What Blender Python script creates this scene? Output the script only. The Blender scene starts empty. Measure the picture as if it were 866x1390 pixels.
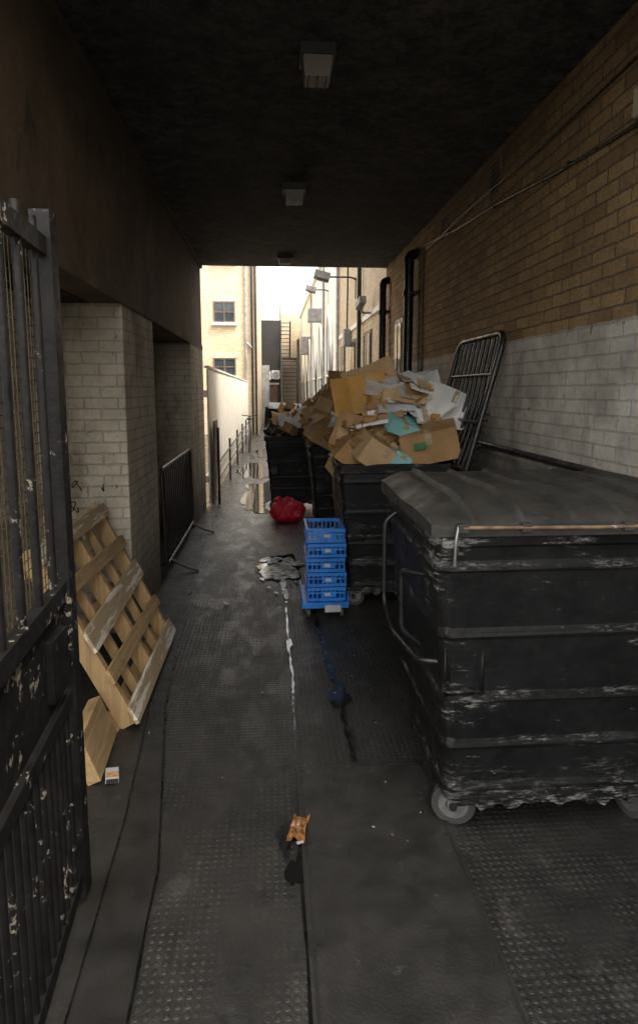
import bpy, bmesh, math, random
from mathutils import Vector, Matrix, Euler
random.seed(7)
SC=bpy.context.scene
rad=math.radians

# ------------------------------------------------------------------ builder
class MB:
    def __init__(s): s.bm=bmesh.new(); s.mats=[]
    def mi(s,m):
        if m not in s.mats: s.mats.append(m)
        return s.mats.index(m)
    def faces(s,vs,fs,m,smooth=False):
        bv=[s.bm.verts.new(v) for v in vs]; k=s.mi(m)
        for f in fs:
            try: q=s.bm.faces.new([bv[i] for i in f])
            except ValueError: continue
            q.material_index=k; q.smooth=smooth
    def box(s,lo,hi,m,rot=None,piv=None):
        x0,y0,z0=lo; x1,y1,z1=hi
        vs=[Vector(p) for p in [(x0,y0,z0),(x1,y0,z0),(x1,y1,z0),(x0,y1,z0),(x0,y0,z1),(x1,y0,z1),(x1,y1,z1),(x0,y1,z1)]]
        if rot is not None:
            c=Vector(piv) if piv else (Vector(lo)+Vector(hi))/2
            R=Euler(rot).to_matrix()
            vs=[c+R@(v-c) for v in vs]
        s.faces(vs,[(3,2,1,0),(4,5,6,7),(0,1,5,4),(1,2,6,5),(2,3,7,6),(3,0,4,7)],m)
    def tbox(s,M,size,m):
        a,b,c=[q/2 for q in size]
        vs=[M@Vector(p) for p in [(-a,-b,-c),(a,-b,-c),(a,b,-c),(-a,b,-c),(-a,-b,c),(a,-b,c),(a,b,c),(-a,b,c)]]
        s.faces(vs,[(3,2,1,0),(4,5,6,7),(0,1,5,4),(1,2,6,5),(2,3,7,6),(3,0,4,7)],m)
    def tube(s,pts,r,m,n=10,close=False,caps=True):
        pts=[Vector(p) for p in pts]; N=len(pts); rings=[]; up=None
        for i,p in enumerate(pts):
            if close: t=(pts[(i+1)%N]-pts[i-1])
            else: t=(pts[min(i+1,N-1)]-pts[max(i-1,0)])
            t.normalize()
            if up is None:
                up=Vector((0,0,1)) if abs(t.z)<.9 else Vector((1,0,0))
            a=t.cross(up)
            if a.length<1e-4: a=t.cross(Vector((0,1,0.1)))
            a.normalize(); b=a.cross(t).normalized(); up=b
            rings.append([p+r*(math.cos(2*math.pi*k/n)*a+math.sin(2*math.pi*k/n)*b) for k in range(n)])
        vs=[v for q in rings for v in q]; fs=[]
        L=N if close else N-1
        for i in range(L):
            j=(i+1)%N
            for k in range(n):
                fs.append((i*n+k,i*n+(k+1)%n,j*n+(k+1)%n,j*n+k))
        s.faces(vs,fs,m,True)
        if caps and not close:
            s.faces(rings[0],[tuple(range(n))],m); s.faces(rings[-1],[tuple(reversed(range(n)))],m)
    def cyl(s,p,q,r,m,n=20): s.tube([p,q],r,m,n)
    def rings(s,rs,m,cap0=True,cap1=True,smooth=False):
        n=len(rs[0]); vs=[v for q in rs for v in q]; fs=[]
        for i in range(len(rs)-1):
            for k in range(n):
                fs.append((i*n+k,i*n+(k+1)%n,(i+1)*n+(k+1)%n,(i+1)*n+k))
        if cap0: fs.append(tuple(reversed(range(n))))
        if cap1: fs.append(tuple((len(rs)-1)*n+k for k in range(n)))
        s.faces(vs,fs,m,smooth)
    def obj(s,name,parent=None,bevel=0,fix=True):
        if fix: bmesh.ops.recalc_face_normals(s.bm,faces=s.bm.faces)
        me=bpy.data.meshes.new(name); s.bm.to_mesh(me); s.bm.free()
        for m in s.mats: me.materials.append(m)
        o=bpy.data.objects.new(name,me); SC.collection.objects.link(o)
        if parent: o.parent=parent
        if bevel:
            b=o.modifiers.new('bev','BEVEL'); b.width=bevel; b.segments=2; b.limit_method='ANGLE'; b.angle_limit=rad(40)
        return o
def empty(name):
    e=bpy.data.objects.new(name,None); SC.collection.objects.link(e); return e
def arc(cx,cy,r,a0,a1,n):
    return [(cx+r*math.cos(rad(a0+(a1-a0)*i/n)),cy+r*math.sin(rad(a0+(a1-a0)*i/n))) for i in range(n+1)]
def smooth_path(pts,rr=.05,n=5):
    pts=[Vector(p) for p in pts]; out=[pts[0]]
    for i in range(1,len(pts)-1):
        a,b,c=pts[i-1],pts[i],pts[i+1]
        d1=(a-b); d2=(c-b); r=min(rr,d1.length*.45,d2.length*.45)
        p=b+d1.normalized()*r; q=b+d2.normalized()*r
        for k in range(n+1):
            t=k/n; out.append((1-t)**2*p+2*t*(1-t)*b+t*t*q)
    out.append(pts[-1]); return out

# ------------------------------------------------------------------ materials
class NT:
    def __init__(s,name):
        s.m=bpy.data.materials.new(name); s.m.use_nodes=True; s.t=s.m.node_tree; s.b=s.t.nodes['Principled BSDF']
        s.geo=s.t.nodes.new('ShaderNodeNewGeometry')
        s.pos=s.geo.outputs['Position']
    def lk(s,a,b): s.t.links.new(a,b)
    def setin(s,n,k,v):
        if isinstance(v,bpy.types.NodeSocket): s.lk(v,n.inputs[k])
        else:
            if isinstance(v,tuple) and len(v)==3 and n.inputs[k].type=='RGBA': v=v+(1,)
            n.inputs[k].default_value=v
    def mapv(s,v,scale=(1,1,1),loc=(0,0,0),rot=(0,0,0)):
        n=s.t.nodes.new('ShaderNodeMapping'); s.lk(v,n.inputs[0]); n.inputs['Scale'].default_value=scale; n.inputs['Location'].default_value=loc; n.inputs['Rotation'].default_value=rot
        return n.outputs[0]
    def noise(s,sc,det=4,rough=.6,v=None,dist=0):
        n=s.t.nodes.new('ShaderNodeTexNoise'); s.lk(v or s.pos,n.inputs['Vector'])
        n.inputs['Scale'].default_value=sc; n.inputs['Detail'].default_value=det; n.inputs['Roughness'].default_value=rough; n.inputs['Distortion'].default_value=dist
        return n.outputs['Fac']
    def voro(s,sc,v=None,feat='F1'):
        n=s.t.nodes.new('ShaderNodeTexVoronoi'); s.lk(v or s.pos,n.inputs['Vector']); n.inputs['Scale'].default_value=sc; n.feature=feat
        return n.outputs['Distance']
    def ramp(s,f,a,b,lo=0.,hi=1.):
        n=s.t.nodes.new('ShaderNodeMapRange'); s.setin(n,'Value',f)
        n.inputs['From Min'].default_value=a; n.inputs['From Max'].default_value=b; n.inputs['To Min'].default_value=lo; n.inputs['To Max'].default_value=hi
        n.interpolation_type='SMOOTHSTEP'
        return n.outputs[0]
    def mix(s,f,a,b,mode='MIX'):
        n=s.t.nodes.new('ShaderNodeMix'); n.data_type='RGBA'; n.blend_type=mode
        s.setin(n,0,f)
        for k,v in ((6,a),(7,b)):
            if isinstance(v,bpy.types.NodeSocket): s.lk(v,n.inputs[k])
            else: n.inputs[k].default_value=tuple(v)+(1,) if len(v)==3 else v
        return n.outputs[2]
    def math(s,op,a,b=0.,c=0.):
        n=s.t.nodes.new('ShaderNodeMath'); n.operation=op; s.setin(n,0,a); s.setin(n,1,b)
        if op=='MULTIPLY_ADD': s.setin(n,2,c)
        return n.outputs[0]
    def xyz(s):
        n=s.t.nodes.new('ShaderNodeSeparateXYZ'); s.lk(s.pos,n.inputs[0]); return n.outputs
    def comb(s,x,y,z=0.):
        n=s.t.nodes.new('ShaderNodeCombineXYZ'); s.setin(n,0,x); s.setin(n,1,y); s.setin(n,2,z); return n.outputs[0]
    def bump(s,h,st=.5,d=.01,prev=None):
        n=s.t.nodes.new('ShaderNodeBump'); s.lk(h,n.inputs['Height']); n.inputs['Strength'].default_value=st; n.inputs['Distance'].default_value=d
        if prev is not None: s.lk(prev,n.inputs['Normal'])
        return n.outputs[0]
    def out(s,col,rough=.8,normal=None,metal=0.,spec=None):
        s.setin(s.b,'Base Color',col); s.setin(s.b,'Roughness',rough); s.setin(s.b,'Metallic',metal)
        if normal is not None: s.lk(normal,s.b.inputs['Normal'])
        if spec is not None: s.b.inputs['Specular IOR Level'].default_value=spec
        return s.m

def plain(name,c,rough=.6,var=.3,sc=6,metal=0.,bump=.2,bsc=60,scuff=None,amt=.5,scs=14,stretch=(1,1,1),spec=None):
    n=NT(name); f=n.ramp(n.noise(sc,5,.65),.3,.7)
    d=tuple(max(0,q*(1-var)) for q in c); l=tuple(min(1,q*(1+var)) for q in c)
    col=n.mix(f,d,l)
    if scuff:
        v=n.mapv(n.pos,stretch)
        a=n.noise(scs,8,.75,v); b=n.noise(scs*.22,3,.5)
        k=n.ramp(n.math('ADD',a,n.math('MULTIPLY',b,.5)),1.05-amt*.32,1.08-amt*.32)
        col=n.mix(k,col,scuff)
    r=n.ramp(n.noise(sc*2.3,4,.6),.3,.7,max(0.03,rough-.12),min(1,rough+.12))
    return n.out(col,r,n.bump(n.noise(bsc,4,.6),bump,.004),metal,spec)

def brick(name,c1,c2,mortar,paint=None,grime=.5,paintz=None,bz=None,gz=(0,0),dark=(.03,.022,.015),bmp=.8):
    n=NT(name); x,y,z=n.xyz()
    wob=n.math('MULTIPLY',n.math('SUBTRACT',n.noise(9,2),.5),.02)
    u=n.math('ADD',n.math('ADD',x,y),wob); w=n.math('ADD',z,n.math('MULTIPLY',wob,.6))
    v=n.comb(u,w)
    t=n.t.nodes.new('ShaderNodeTexBrick'); n.lk(v,t.inputs['Vector'])
    t.inputs['Scale'].default_value=1; t.inputs['Brick Width'].default_value=.225; t.inputs['Row Height'].default_value=.075
    t.inputs['Mortar Size'].default_value=.006; t.inputs['Mortar Smooth'].default_value=.25; t.inputs['Bias'].default_value=-.1
    t.inputs['Color1'].default_value=c1+(1,); t.inputs['Color2'].default_value=c2+(1,); t.inputs['Mortar'].default_value=mortar+(1,)
    col=t.outputs['Color']; fac=t.outputs['Fac']
    col=n.mix(n.ramp(n.noise(45,4,.7),.35,.75,0,.45),col,dark)
    g=n.ramp(n.noise(1.3,6,.7),.35,.75,0,grime)
    bst=bmp
    if paint:
        pk=n.ramp(n.noise(16,7,.75),.62,.66,1.,.0)
        pc=n.mix(n.ramp(n.noise(5,5,.6),.3,.75),paint,tuple(q*.68 for q in paint))
        pc=n.mix(n.math('MULTIPLY',fac,.4),pc,tuple(q*.4 for q in paint))
        pc=n.mix(n.ramp(n.noise(30,6,.75),.55,.72,0,.55),pc,tuple(q*.45 for q in paint))
        pc=n.mix(n.ramp(n.noise(2.2,7,.75,n.mapv(n.pos,(1,1,.35))),.48,.66,0,.6),pc,(.17,.125,.08))
        if paintz is not None:
            ez=n.math('ADD',z,n.math('MULTIPLY',n.math('SUBTRACT',n.noise(14,2),.5),.02))
            m=n.ramp(ez,paintz-.006,paintz+.006,1.,0.); pk=n.math('MULTIPLY',pk,m)
        col=n.mix(pk,col,pc)
    col=n.mix(g,col,dark)
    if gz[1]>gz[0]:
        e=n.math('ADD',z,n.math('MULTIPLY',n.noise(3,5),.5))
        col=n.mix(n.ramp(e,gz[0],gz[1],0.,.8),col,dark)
    if bz:
        e=n.math('ADD',z,n.math('MULTIPLY',n.noise(4,5),.3))
        col=n.mix(n.ramp(e,bz[0],bz[1],.8,0.),col,dark)
    h=n.math('ADD',n.math('MULTIPLY',fac,-1.),n.math('MULTIPLY',n.noise(40,5,.7),.9))
    return n.out(col,.85,n.bump(h,bst,.010))

M={}
n=NT('roughcast_painted_highlights'); 
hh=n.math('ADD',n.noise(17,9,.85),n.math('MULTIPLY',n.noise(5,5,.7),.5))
c=n.mix(n.ramp(hh,.60,.95),(.018,.017,.0165),(.17,.16,.15)); c=n.mix(n.ramp(n.noise(1.1,6,.7),.42,.72,0,.6),c,(.017,.016,.015))  # highlights on the lumps painted in: raised parts paler, hollows darker
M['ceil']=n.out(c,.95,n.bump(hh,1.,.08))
n=NT('stained_plaster'); v=n.mapv(n.pos,(1,1,.8))
st=n.noise(1.8,8,.7,v)
c=n.mix(n.ramp(st,.3,.7),(.22,.16,.105),(.10,.072,.047)); c=n.mix(n.ramp(n.noise(3,7,.75,n.mapv(n.pos,(1,1,.4))),.56,.68,0,.8),c,(.025,.019,.015))
c=n.mix(n.ramp(n.noise(20,6,.75),.55,.7,0,.45),c,(.30,.24,.17))
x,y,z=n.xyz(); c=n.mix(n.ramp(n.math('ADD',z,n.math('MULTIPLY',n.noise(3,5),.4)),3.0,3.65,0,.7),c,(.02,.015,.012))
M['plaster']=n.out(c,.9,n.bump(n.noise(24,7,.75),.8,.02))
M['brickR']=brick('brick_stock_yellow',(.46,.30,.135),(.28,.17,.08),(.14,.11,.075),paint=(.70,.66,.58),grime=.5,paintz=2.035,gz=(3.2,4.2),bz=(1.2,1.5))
M['brickP']=brick('brick_painted_cream',(.4,.3,.2),(.3,.2,.12),(.25,.22,.18),paint=(.72,.65,.53),grime=.3,bz=(.1,1.0),bmp=1.)
M['brickFar']=brick('brick_london_stock',(.66,.53,.36),(.52,.41,.27),(.5,.44,.35),grime=.08,dark=(.12,.09,.06))
M['brickFarR']=brick('brick_pale',(.68,.58,.43),(.57,.46,.33),(.52,.47,.38),grime=.08,dark=(.12,.09,.06))
M['white']=plain('white_render_wall',(.78,.77,.74),.85,.06,2,bsc=30)
M['cream']=plain('cream_joinery',(.54,.49,.38),.6,.15,3,scuff=(.15,.12,.08),amt=.25)
M['fence']=plain('fence_cream_paint',(.74,.70,.61),.7,.1,4,scuff=(.3,.25,.18),amt=.25,stretch=(1,1,.2))
M['frame']=plain('window_frame_brown',(.10,.07,.05),.6)
M['darkvoid']=plain('dark_interior',(.02,.02,.02),.8)
M['black']=plain('black_metal_paint',(.018,.018,.02),.4,.3,10,scuff=(.3,.28,.24),amt=.3,scs=20)
M['gate']=plain('gate_chipped_paint',(.009,.008,.008),.5,.4,9,scuff=(.28,.25,.20),amt=.54,scs=24,bump=.6,bsc=35,spec=.35)
M['mesh']=plain('gate_mesh_wire',(.045,.035,.022),.6,.3,20)
M['galv']=plain('galvanised',(.28,.28,.27),.4,.25,15,metal=.7)
M['rust']=plain('rusty_bar',(.19,.12,.07),.7,.4,20,scuff=(.4,.38,.33),amt=.4)
M['pipe']=plain('pipe_black',(.015,.015,.016),.35,.3,8)
M['grey']=plain('grey_paint',(.25,.25,.25),.5)
M['glass']=plain('dark_glass',(.03,.04,.045),.08,.1,2,bump=.02)
M['lampglass']=plain('lamp_diffuser',(.20,.18,.15),.4,.15)
M['lamphousing']=plain('lamp_housing',(.06,.055,.05),.5)
M['tyre']=plain('rubber',(.05,.05,.05),.6)
# bins
n=NT('bin_scuffed_black'); v=n.mapv(n.pos,(.5,.5,2.2)); a=n.noise(14,11,.88,v); b=n.noise(2.0,4,.6)
x,y,z=n.xyz()
sc=n.ramp(n.math('ADD',a,n.math('MULTIPLY',b,.5)),.855,.88)
low=n.ramp(n.math('ADD',z,n.math('MULTIPLY',n.noise(7,6),.35)),.28,.50,1.,0.)
sc2=n.math('MULTIPLY',n.ramp(n.noise(24,9,.88,v),.53,.57),low)
sc=n.math('MAXIMUM',sc,sc2)
pt=n.noise(2.7,3,.5)
for rz in (1.09,.84,.59,.40):
    dd=n.math('ABSOLUTE',n.math('SUBTRACT',z,rz)); m_=n.ramp(dd,.002,.022,1.,0.); m_=n.math('MULTIPLY',m_,n.ramp(pt,.42,.58))
    sc=n.math('MAXIMUM',sc,n.math('MULTIPLY',n.math('MULTIPLY',n.ramp(n.noise(40,8,.88,v),.52,.58),m_),.8))
c=n.mix(n.ramp(n.noise(4,6,.7),.3,.7),(.005,.0052,.0056),(.012,.012,.0125)); c=n.mix(n.math('MULTIPLY',sc,.75),c,(.30,.29,.27))
c=n.mix(n.ramp(n.noise(30,5,.7),.55,.7,0,.25),c,(.03,.029,.026))
M['bin']=n.out(c,n.ramp(n.noise(7,5,.7),.3,.7,.36,.62),n.bump(n.noise(9,6,.6),.5,.012),0.,.3)
n=NT('bin_lid_grey'); c=n.mix(n.ramp(n.noise(6,7,.75),.3,.7),(.022,.0215,.0195),(.052,.049,.043)); c=n.mix(n.ramp(n.noise(35,6,.8),.61,.65,0,.5),c,(.2,.19,.16))
M['lid']=n.out(c,n.ramp(n.noise(9,5),.3,.7,.42,.66),n.bump(n.noise(20,6,.6),.4,.008))
# ground
n=NT('worn_paving'); x,y,z=n.xyz()
big=n.noise(.9,6,.65); fine=n.noise(70,5,.75)
c=n.mix(n.ramp(big,.3,.7),(.015,.0146,.0138),(.032,.0305,.028))
c=n.mix(n.ramp(n.noise(5,8,.8),.4,.75,0,.7),c,(.050,.048,.043))
c=n.mix(n.ramp(n.noise(3,8,.78,n.mapv(n.pos,(1.6,.6,1))),.54,.64,0,.55),c,(.085,.08,.072))
c=n.mix(n.ramp(fine,.58,.68,0,.45),c,(.12,.115,.105))
c=n.mix(n.ramp(n.noise(8,7,.75),.56,.68,0,.85),c,(.007,.007,.007))
vv=n.comb(x,y)
t=n.t.nodes.new('ShaderNodeTexVoronoi'); n.lk(n.mapv(vv,(36,36,1)),t.inputs['Vector']); t.inputs['Scale'].default_value=1; t.inputs['Randomness'].default_value=0.05; stud=n.ramp(t.outputs['Distance'],.20,.38,1.,0.)
wear=n.ramp(n.noise(3.1,6,.7),.38,.6)
strip=n.math('MULTIPLY',n.ramp(n.noise(1.2,2,.5,n.mapv(n.pos,(1.,.25,1))),.38,.46),wear)
stud=n.math('MULTIPLY',stud,strip)
c=n.mix(n.math('MULTIPLY',stud,.25),c,(.08,.077,.07))
far=n.ramp(n.math('ADD',y,n.math('MULTIPLY',n.noise(1.4,5),2.5)),6.5,11.,0,1.)
wet=n.ramp(n.noise(3.2,7,.7,n.mapv(n.pos,(1.6,.7,1))),.45,.62)
r=n.math('SUBTRACT',.54,n.math('MULTIPLY',wet,.18)); r=n.math('SUBTRACT',r,n.math('MULTIPLY',far,.20))
h=n.math('ADD',n.math('MULTIPLY',stud,.8),n.math('MULTIPLY',fine,.6)); h=n.math('ADD',h,n.math('MULTIPLY',n.noise(11,6,.7),1.2))
M['ground']=n.out(c,r,n.bump(h,.65,.007))
M['plate']=plain('cover_plate',(.029,.0275,.025),.5,.35,5,bump=.7,bsc=90,scuff=(.075,.07,.062),amt=.50,scs=24)
M['side']=plain('side_channel',(.021,.020,.0185),.5,.4,4,bump=.7,bsc=50,scuff=(.06,.056,.05),amt=.48,scs=20)
n=NT('wet_liquid'); M['wet']=n.out((.012,.012,.012),.05,n.bump(n.noise(14,3),.12,.004))
n=NT('foam_painted_reflection'); k=n.ramp(n.noise(17,8,.8),.42,.60); M['spill']=n.out(n.mix(k,(.16,.165,.17),(.80,.80,.79)),n.ramp(n.noise(9,3),.4,.6,.04,.3),n.bump(n.noise(30,4),.3,.004))  # white is foam plus a bright reflection painted into the colour
M['crack']=plain('wet_joint',(.005,.005,.005),.35,.2)
def wood(name,c,axis):
    n=NT(name); s=tuple(1.5 if i==axis else 25 for i in range(3))
    f=n.noise(1,6,.7,n.mapv(n.pos,s),.6); col=n.mix(n.ramp(f,.3,.7),c,tuple(q*.55 for q in c))
    col=n.mix(n.ramp(n.noise(5,5,.7),.55,.75,0,.6),col,(.12,.09,.06))
    return n.out(col,.75,n.bump(f,.4,.004))
M['woodY']=wood('pallet_wood',(.56,.38,.19),1)
M['woodZ']=wood('pallet_stringer_wood',(.56,.37,.18),2)
n=NT('pallet_white_painted'); f=n.noise(1,6,.7,n.mapv(n.pos,(20,2,20))); k=n.ramp(f,.42,.5); M['woodW']=n.out(n.mix(k,(.76,.72,.62),(.42,.32,.2)),.75,n.bump(f,.4,.004))
M['card']=plain('cardboard_brown',(.42,.25,.11),.8,.2,3,bump=.3,bsc=25)
M['card2']=plain('cardboard_tan',(.56,.38,.20),.8,.15,3,bump=.3,bsc=25)
M['card3']=plain('cardboard_dark',(.27,.155,.075),.8,.2,4,bump=.3,bsc=25)
M['cardO']=plain('cardboard_orange',(.54,.29,.075),.75,.15,3)
M['paperW']=plain('paper_white',(.80,.79,.77),.7,.06,4,bump=.4,bsc=12)
M['paperG']=plain('paper_grey',(.46,.46,.46),.7,.15,4,bump=.4,bsc=12)
M['cyan']=plain('card_turquoise',(.26,.60,.60),.6,.1,4)
M['green']=plain('label_green',(.05,.2,.08),.6)
M['tape']=plain('parcel_tape',(.45,.36,.24),.25,.1)
n=NT('blue_plastic'); M['blue']=n.out(n.mix(n.ramp(n.noise(8,5),.3,.7),(.015,.14,.52),(.03,.24,.72)),.35,n.bump(n.noise(40,3),.1,.003))
n=NT('red_bag_plastic'); M['red']=n.out(n.mix(n.ramp(n.noise(8,3),.3,.7),(.50,.01,.03),(.70,.02,.05)),.3,n.bump(n.noise(16,4,.6,None,1.5),.8,.03))
n=NT('black_bag_plastic'); M['bag']=n.out((.015,.015,.016),.28,n.bump(n.noise(16,4,.6,None,1.5),.8,.03))
M['door']=plain('door_brown',(.14,.085,.06),.6)
M['sign']=plain('sign_white',(.7,.7,.7),.4,.03)
M['lampcream']=plain('lamp_cream',(.42,.36,.26),.5,.1)
M['amber']=plain('wrapper_amber',(.28,.13,.045),.3,.7,30,bump=.8,scuff=(.5,.42,.3),amt=.6,scs=60)
M['pack']=plain('packet_print',(.45,.25,.12),.5,.4,60)

# ------------------------------------------------------------------ constants
XL,XR,ZC,YT0,YT1=-.98,1.65,3.43,1.45,9.35

b=MB(); b.faces([(-400,-400,0),(400,-400,0),(400,400,0),(-400,400,0)],[(0,1,2,3)],M['ground']); b.obj('ground')
b=MB()
L=[(-.40,1.2),(-.42,2.1),(-.585,3.3),(-.66,4.5),(-.745,6.4),(-.79,9.3)]
vs=[(x,y,.004) for x,y in L]+[(XL-.55,y,.004) for x,y in reversed(L)]
b.faces(vs,[tuple(range(len(vs)))],M['side']); b.obj('pavement_side_strip')
def ribbon(b,pts,w,m,z,jit=.3,sub=14):
    pts=[Vector((p[0],p[1],z)) for p in pts]; P=[]
    for i in range(len(pts)-1):
        for k in range(sub): P.append(pts[i].lerp(pts[i+1],k/sub))
    P.append(pts[-1]); vs=[];fs=[]
    off=0
    for i,p in enumerate(P):
        t=(P[min(i+1,len(P)-1)]-P[max(i-1,0)]).normalized(); nrm=Vector((-t.y,t.x,0))
        off=off*.8+random.uniform(-1,1)*w*jit*.5
        ww=w*(1+random.uniform(-1,1)*jit)
        vs+= [p+nrm*(ww/2+off),p-nrm*(ww/2-off)]
        if i: fs.append((2*i-2,2*i-1,2*i+1,2*i))
    b.faces(vs,fs,m)
b=MB()
ribbon(b,L,.009,M['crack'],.0085)
ribbon(b,[(-.57,1.5),(-.60,2.4),(-.68,3.4),(-.70,4.7),(-.86,8)],.007,M['crack'],.0085)
ribbon(b,[(.087,1.2),(.088,2.4),(.105,3.6),(.09,5.3)],.010,M['crack'],.0085,.6)
ribbon(b,[(.366,2.72),(.36,3.2),(.33,4.04),(.30,4.7),(.32,6)],.020,M['crack'],.0085,.8)
ribbon(b,[(-.3,9.4),(-.35,14),(-.3,24)],.02,M['crack'],.0085,.5)
for yy in (3.4,5.0,6.7,8.4): ribbon(b,[(-.6,yy),(.1,yy+.02)],.003,M['crack'],.009,.3)
b.obj('paving_joints')
b=MB(); b.box((.095,1.0,-.02),(.68,2.70,.010),M['plate']); 
for (x0,y0,x1,y1) in ((.105,1.0,.117,2.69),(.657,1.0,.669,2.69),(.105,2.675,.669,2.687)): b.box((x0,y0,.0102),(x1,y1,.012),M['side'])
for xx,yy in ((.125,2.66),(.65,2.66),(.125,2.2),(.65,2.2),(.125,1.75),(.65,1.75)): b.cyl((xx,yy,.008),(xx,yy,.0135),.009,M['side'],8)
b.obj('manhole_cover',bevel=.003)
def blob(b,cx,cy,rx,ry,m,z,seed,n=60,am=.28):
    r=random.Random(seed); ph=[r.uniform(0,6.28) for _ in range(9)]
    vs=[(cx,cy,z)]
    for k in range(n):
        a=2*math.pi*k/n; q=1+sum(math.sin(a*(j+2)+ph[j])*am/(j*.7+1) for j in range(9))
        q=max(q,.25)
        vs.append((cx+rx*q*math.cos(a),cy+ry*q*math.sin(a),z))
    b.faces(vs,[(0,k+1,(k+1)%n+1) for k in range(n)],m)
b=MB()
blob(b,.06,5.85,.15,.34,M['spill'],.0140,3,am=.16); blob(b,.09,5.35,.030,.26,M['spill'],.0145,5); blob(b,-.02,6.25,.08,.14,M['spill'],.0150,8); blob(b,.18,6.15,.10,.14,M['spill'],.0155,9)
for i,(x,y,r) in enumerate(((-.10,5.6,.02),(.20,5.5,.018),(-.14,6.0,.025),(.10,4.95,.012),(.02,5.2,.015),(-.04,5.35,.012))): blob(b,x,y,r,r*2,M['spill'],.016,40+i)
b.obj('foam_reflection_puddle')  # white sheets: foam together with painted-in reflection
b=MB()
blob(b,.06,6.05,.19,.5,M['wet'],.0065,13,am=.18); blob(b,-.15,10.8,.35,1.2,M['wet'],.0065,15); blob(b,-.35,13.6,.3,1.6,M['wet'],.0068,16)
blob(b,.1,17,.5,1.6,M['wet'],.0065,17)
ribbon(b,[(.366,2.72),(.362,3.2),(.338,4.0),(.31,4.55)],.016,M['wet'],.0105,.9)
blob(b,.36,3.35,.045,.16,M['wet'],.0112,18); blob(b,.345,3.70,.028,.10,M['wet'],.0112,26)
ribbon(b,[(.105,3.4),(.10,4.2),(.09,5.2)],.009,M['wet'],.0105,.95); blob(b,.10,4.1,.016,.10,M['wet'],.0112,28)
blob(b,.07,2.06,.03,.08,M['wet'],.0095,21); blob(b,-.25,9.3,.2,.4,M['wet'],.0067,27)
b.obj('puddle')
b=MB(); blob(b,.050,2.25,.045,.085,M['crack'],.0098,31); b.obj('drain_hole')
b=MB()
R=random.Random(4); vs=[];fs=[]
for i in range(7):
    for j in range(6):
        vs.append((.040+i*.011+R.uniform(-.006,.006)+j*.006,2.20+j*.026+R.uniform(-.008,.008),.014+R.uniform(0,.022)))
for i in range(6):
    for j in range(5): fs.append((i*6+j,(i+1)*6+j,(i+1)*6+j+1,i*6+j+1))
b.faces(vs,fs,M['amber']); b.tbox(Matrix.Translation((.09,2.18,.024))@Euler((.4,.2,.5)).to_matrix().to_4x4(),(.03,.010,.003),M['paperG'])
b.obj('crumpled_wrapper')
b=MB(); T=Matrix.Translation((-.715,2.66,.024))@Euler((0,0.1,.25)).to_matrix().to_4x4()
b.tbox(T,(.055,.088,.022),M['paperG']); b.tbox(T@Matrix.Translation((0,-.012,.0115)),(.05,.04,.002),M['pack']); b.tbox(T@Matrix.Translation((0,-.046,.001)),(.05,.004,.018),M['darkvoid']); b.obj('cigarette_packet')
b=MB()
R=random.Random(11)
for i in range(130):
    x=R.uniform(-.95,.6) if i%2 else R.choice((R.gauss(-.85,.06),R.gauss(.5,.08))); y=R.uniform(2.1,9); s=R.uniform(.003,.010)
    b.tbox(Matrix.Translation((x,y,.012+s*.15))@Euler((R.uniform(-.3,.3),R.uniform(-.3,.3),R.uniform(0,3))).to_matrix().to_4x4(),(s,s*R.uniform(.5,1.6),.002),R.choice([M['card3'],M['paperG'],M['card3'],M['bag']]))
b.tbox(Matrix.Translation((-.38,4.95,.018))@Euler((.1,.12,.8)).to_matrix().to_4x4(),(.030,.04,.003),M['paperG'])
for i in range(9):
    x=R.uniform(1.0,1.55); y=R.uniform(3.3,4.3)
    sheetlike=(R.uniform(.06,.16),R.uniform(.05,.12),.004)
    b.tbox(Matrix.Translation((x,y,.03+R.uniform(0,.05)))@Euler((R.uniform(-.5,.5),R.uniform(-.5,.5),R.uniform(0,3))).to_matrix().to_4x4(),sheetlike,R.choice([M['card'],M['card3'],M['paperG']]))
b.obj('litter')

# ------------------------------------------------------------------ passage building
P=empty('covered_passage_building')
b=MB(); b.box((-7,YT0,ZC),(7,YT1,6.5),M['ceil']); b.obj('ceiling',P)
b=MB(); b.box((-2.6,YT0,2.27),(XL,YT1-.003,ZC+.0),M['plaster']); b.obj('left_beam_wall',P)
b=MB(); b.box((XL-.05,YT0+.01,ZC-.05),(XL+.035,YT1-.02,ZC-.002),M['plaster']); b.box((XL+.002,YT0+.01,2.262),(XL+.014,YT1-.02,2.33),M['plaster']); b.obj('cornice',P,bevel=.01)
b=MB(); b.box((-2.6,YT0,0),(-1.47,YT1-.01,2.268),M['cream']); b.obj('recess_back_wall',P)
b=MB(); b.box((-1.468,4.4,0),(XL+.004,5.5,2.268),M['brickP']); b.obj('painted_brick_pier',P,bevel=.012)
b=MB(); b.box((-1.468,7.9,0),(XL+.012,9.33,2.268),M['brickP']); b.obj('painted_brick_pier_far',P,bevel=.012)
b=MB()
for y in (4.36,4.18,3.2,2.2): b.box((-1.466,y-.05,0),(-1.40,y,2.26),M['cream'])
for z in (.2,1.0,1.75,2.12): b.box((-1.465,2.2,z),(-1.42,4.3,z+.07),M['cream'])
for y in (5.6,6.6,7.7): b.box((-1.466,y,0),(-1.38,y+.09,2.26),M['cream'])
for z in (.1,.95,1.7,2.1): b.box((-1.465,5.6,z),(-1.40,7.75,z+.09),M['cream'])
b.box((-1.464,5.75,1.85),(-1.44,6.55,2.08),M['glass']); b.box((-1.464,6.7,1.85),(-1.44,7.65,2.08),M['glass'])
b.obj('recess_door_frame',P,bevel=.004)
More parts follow.
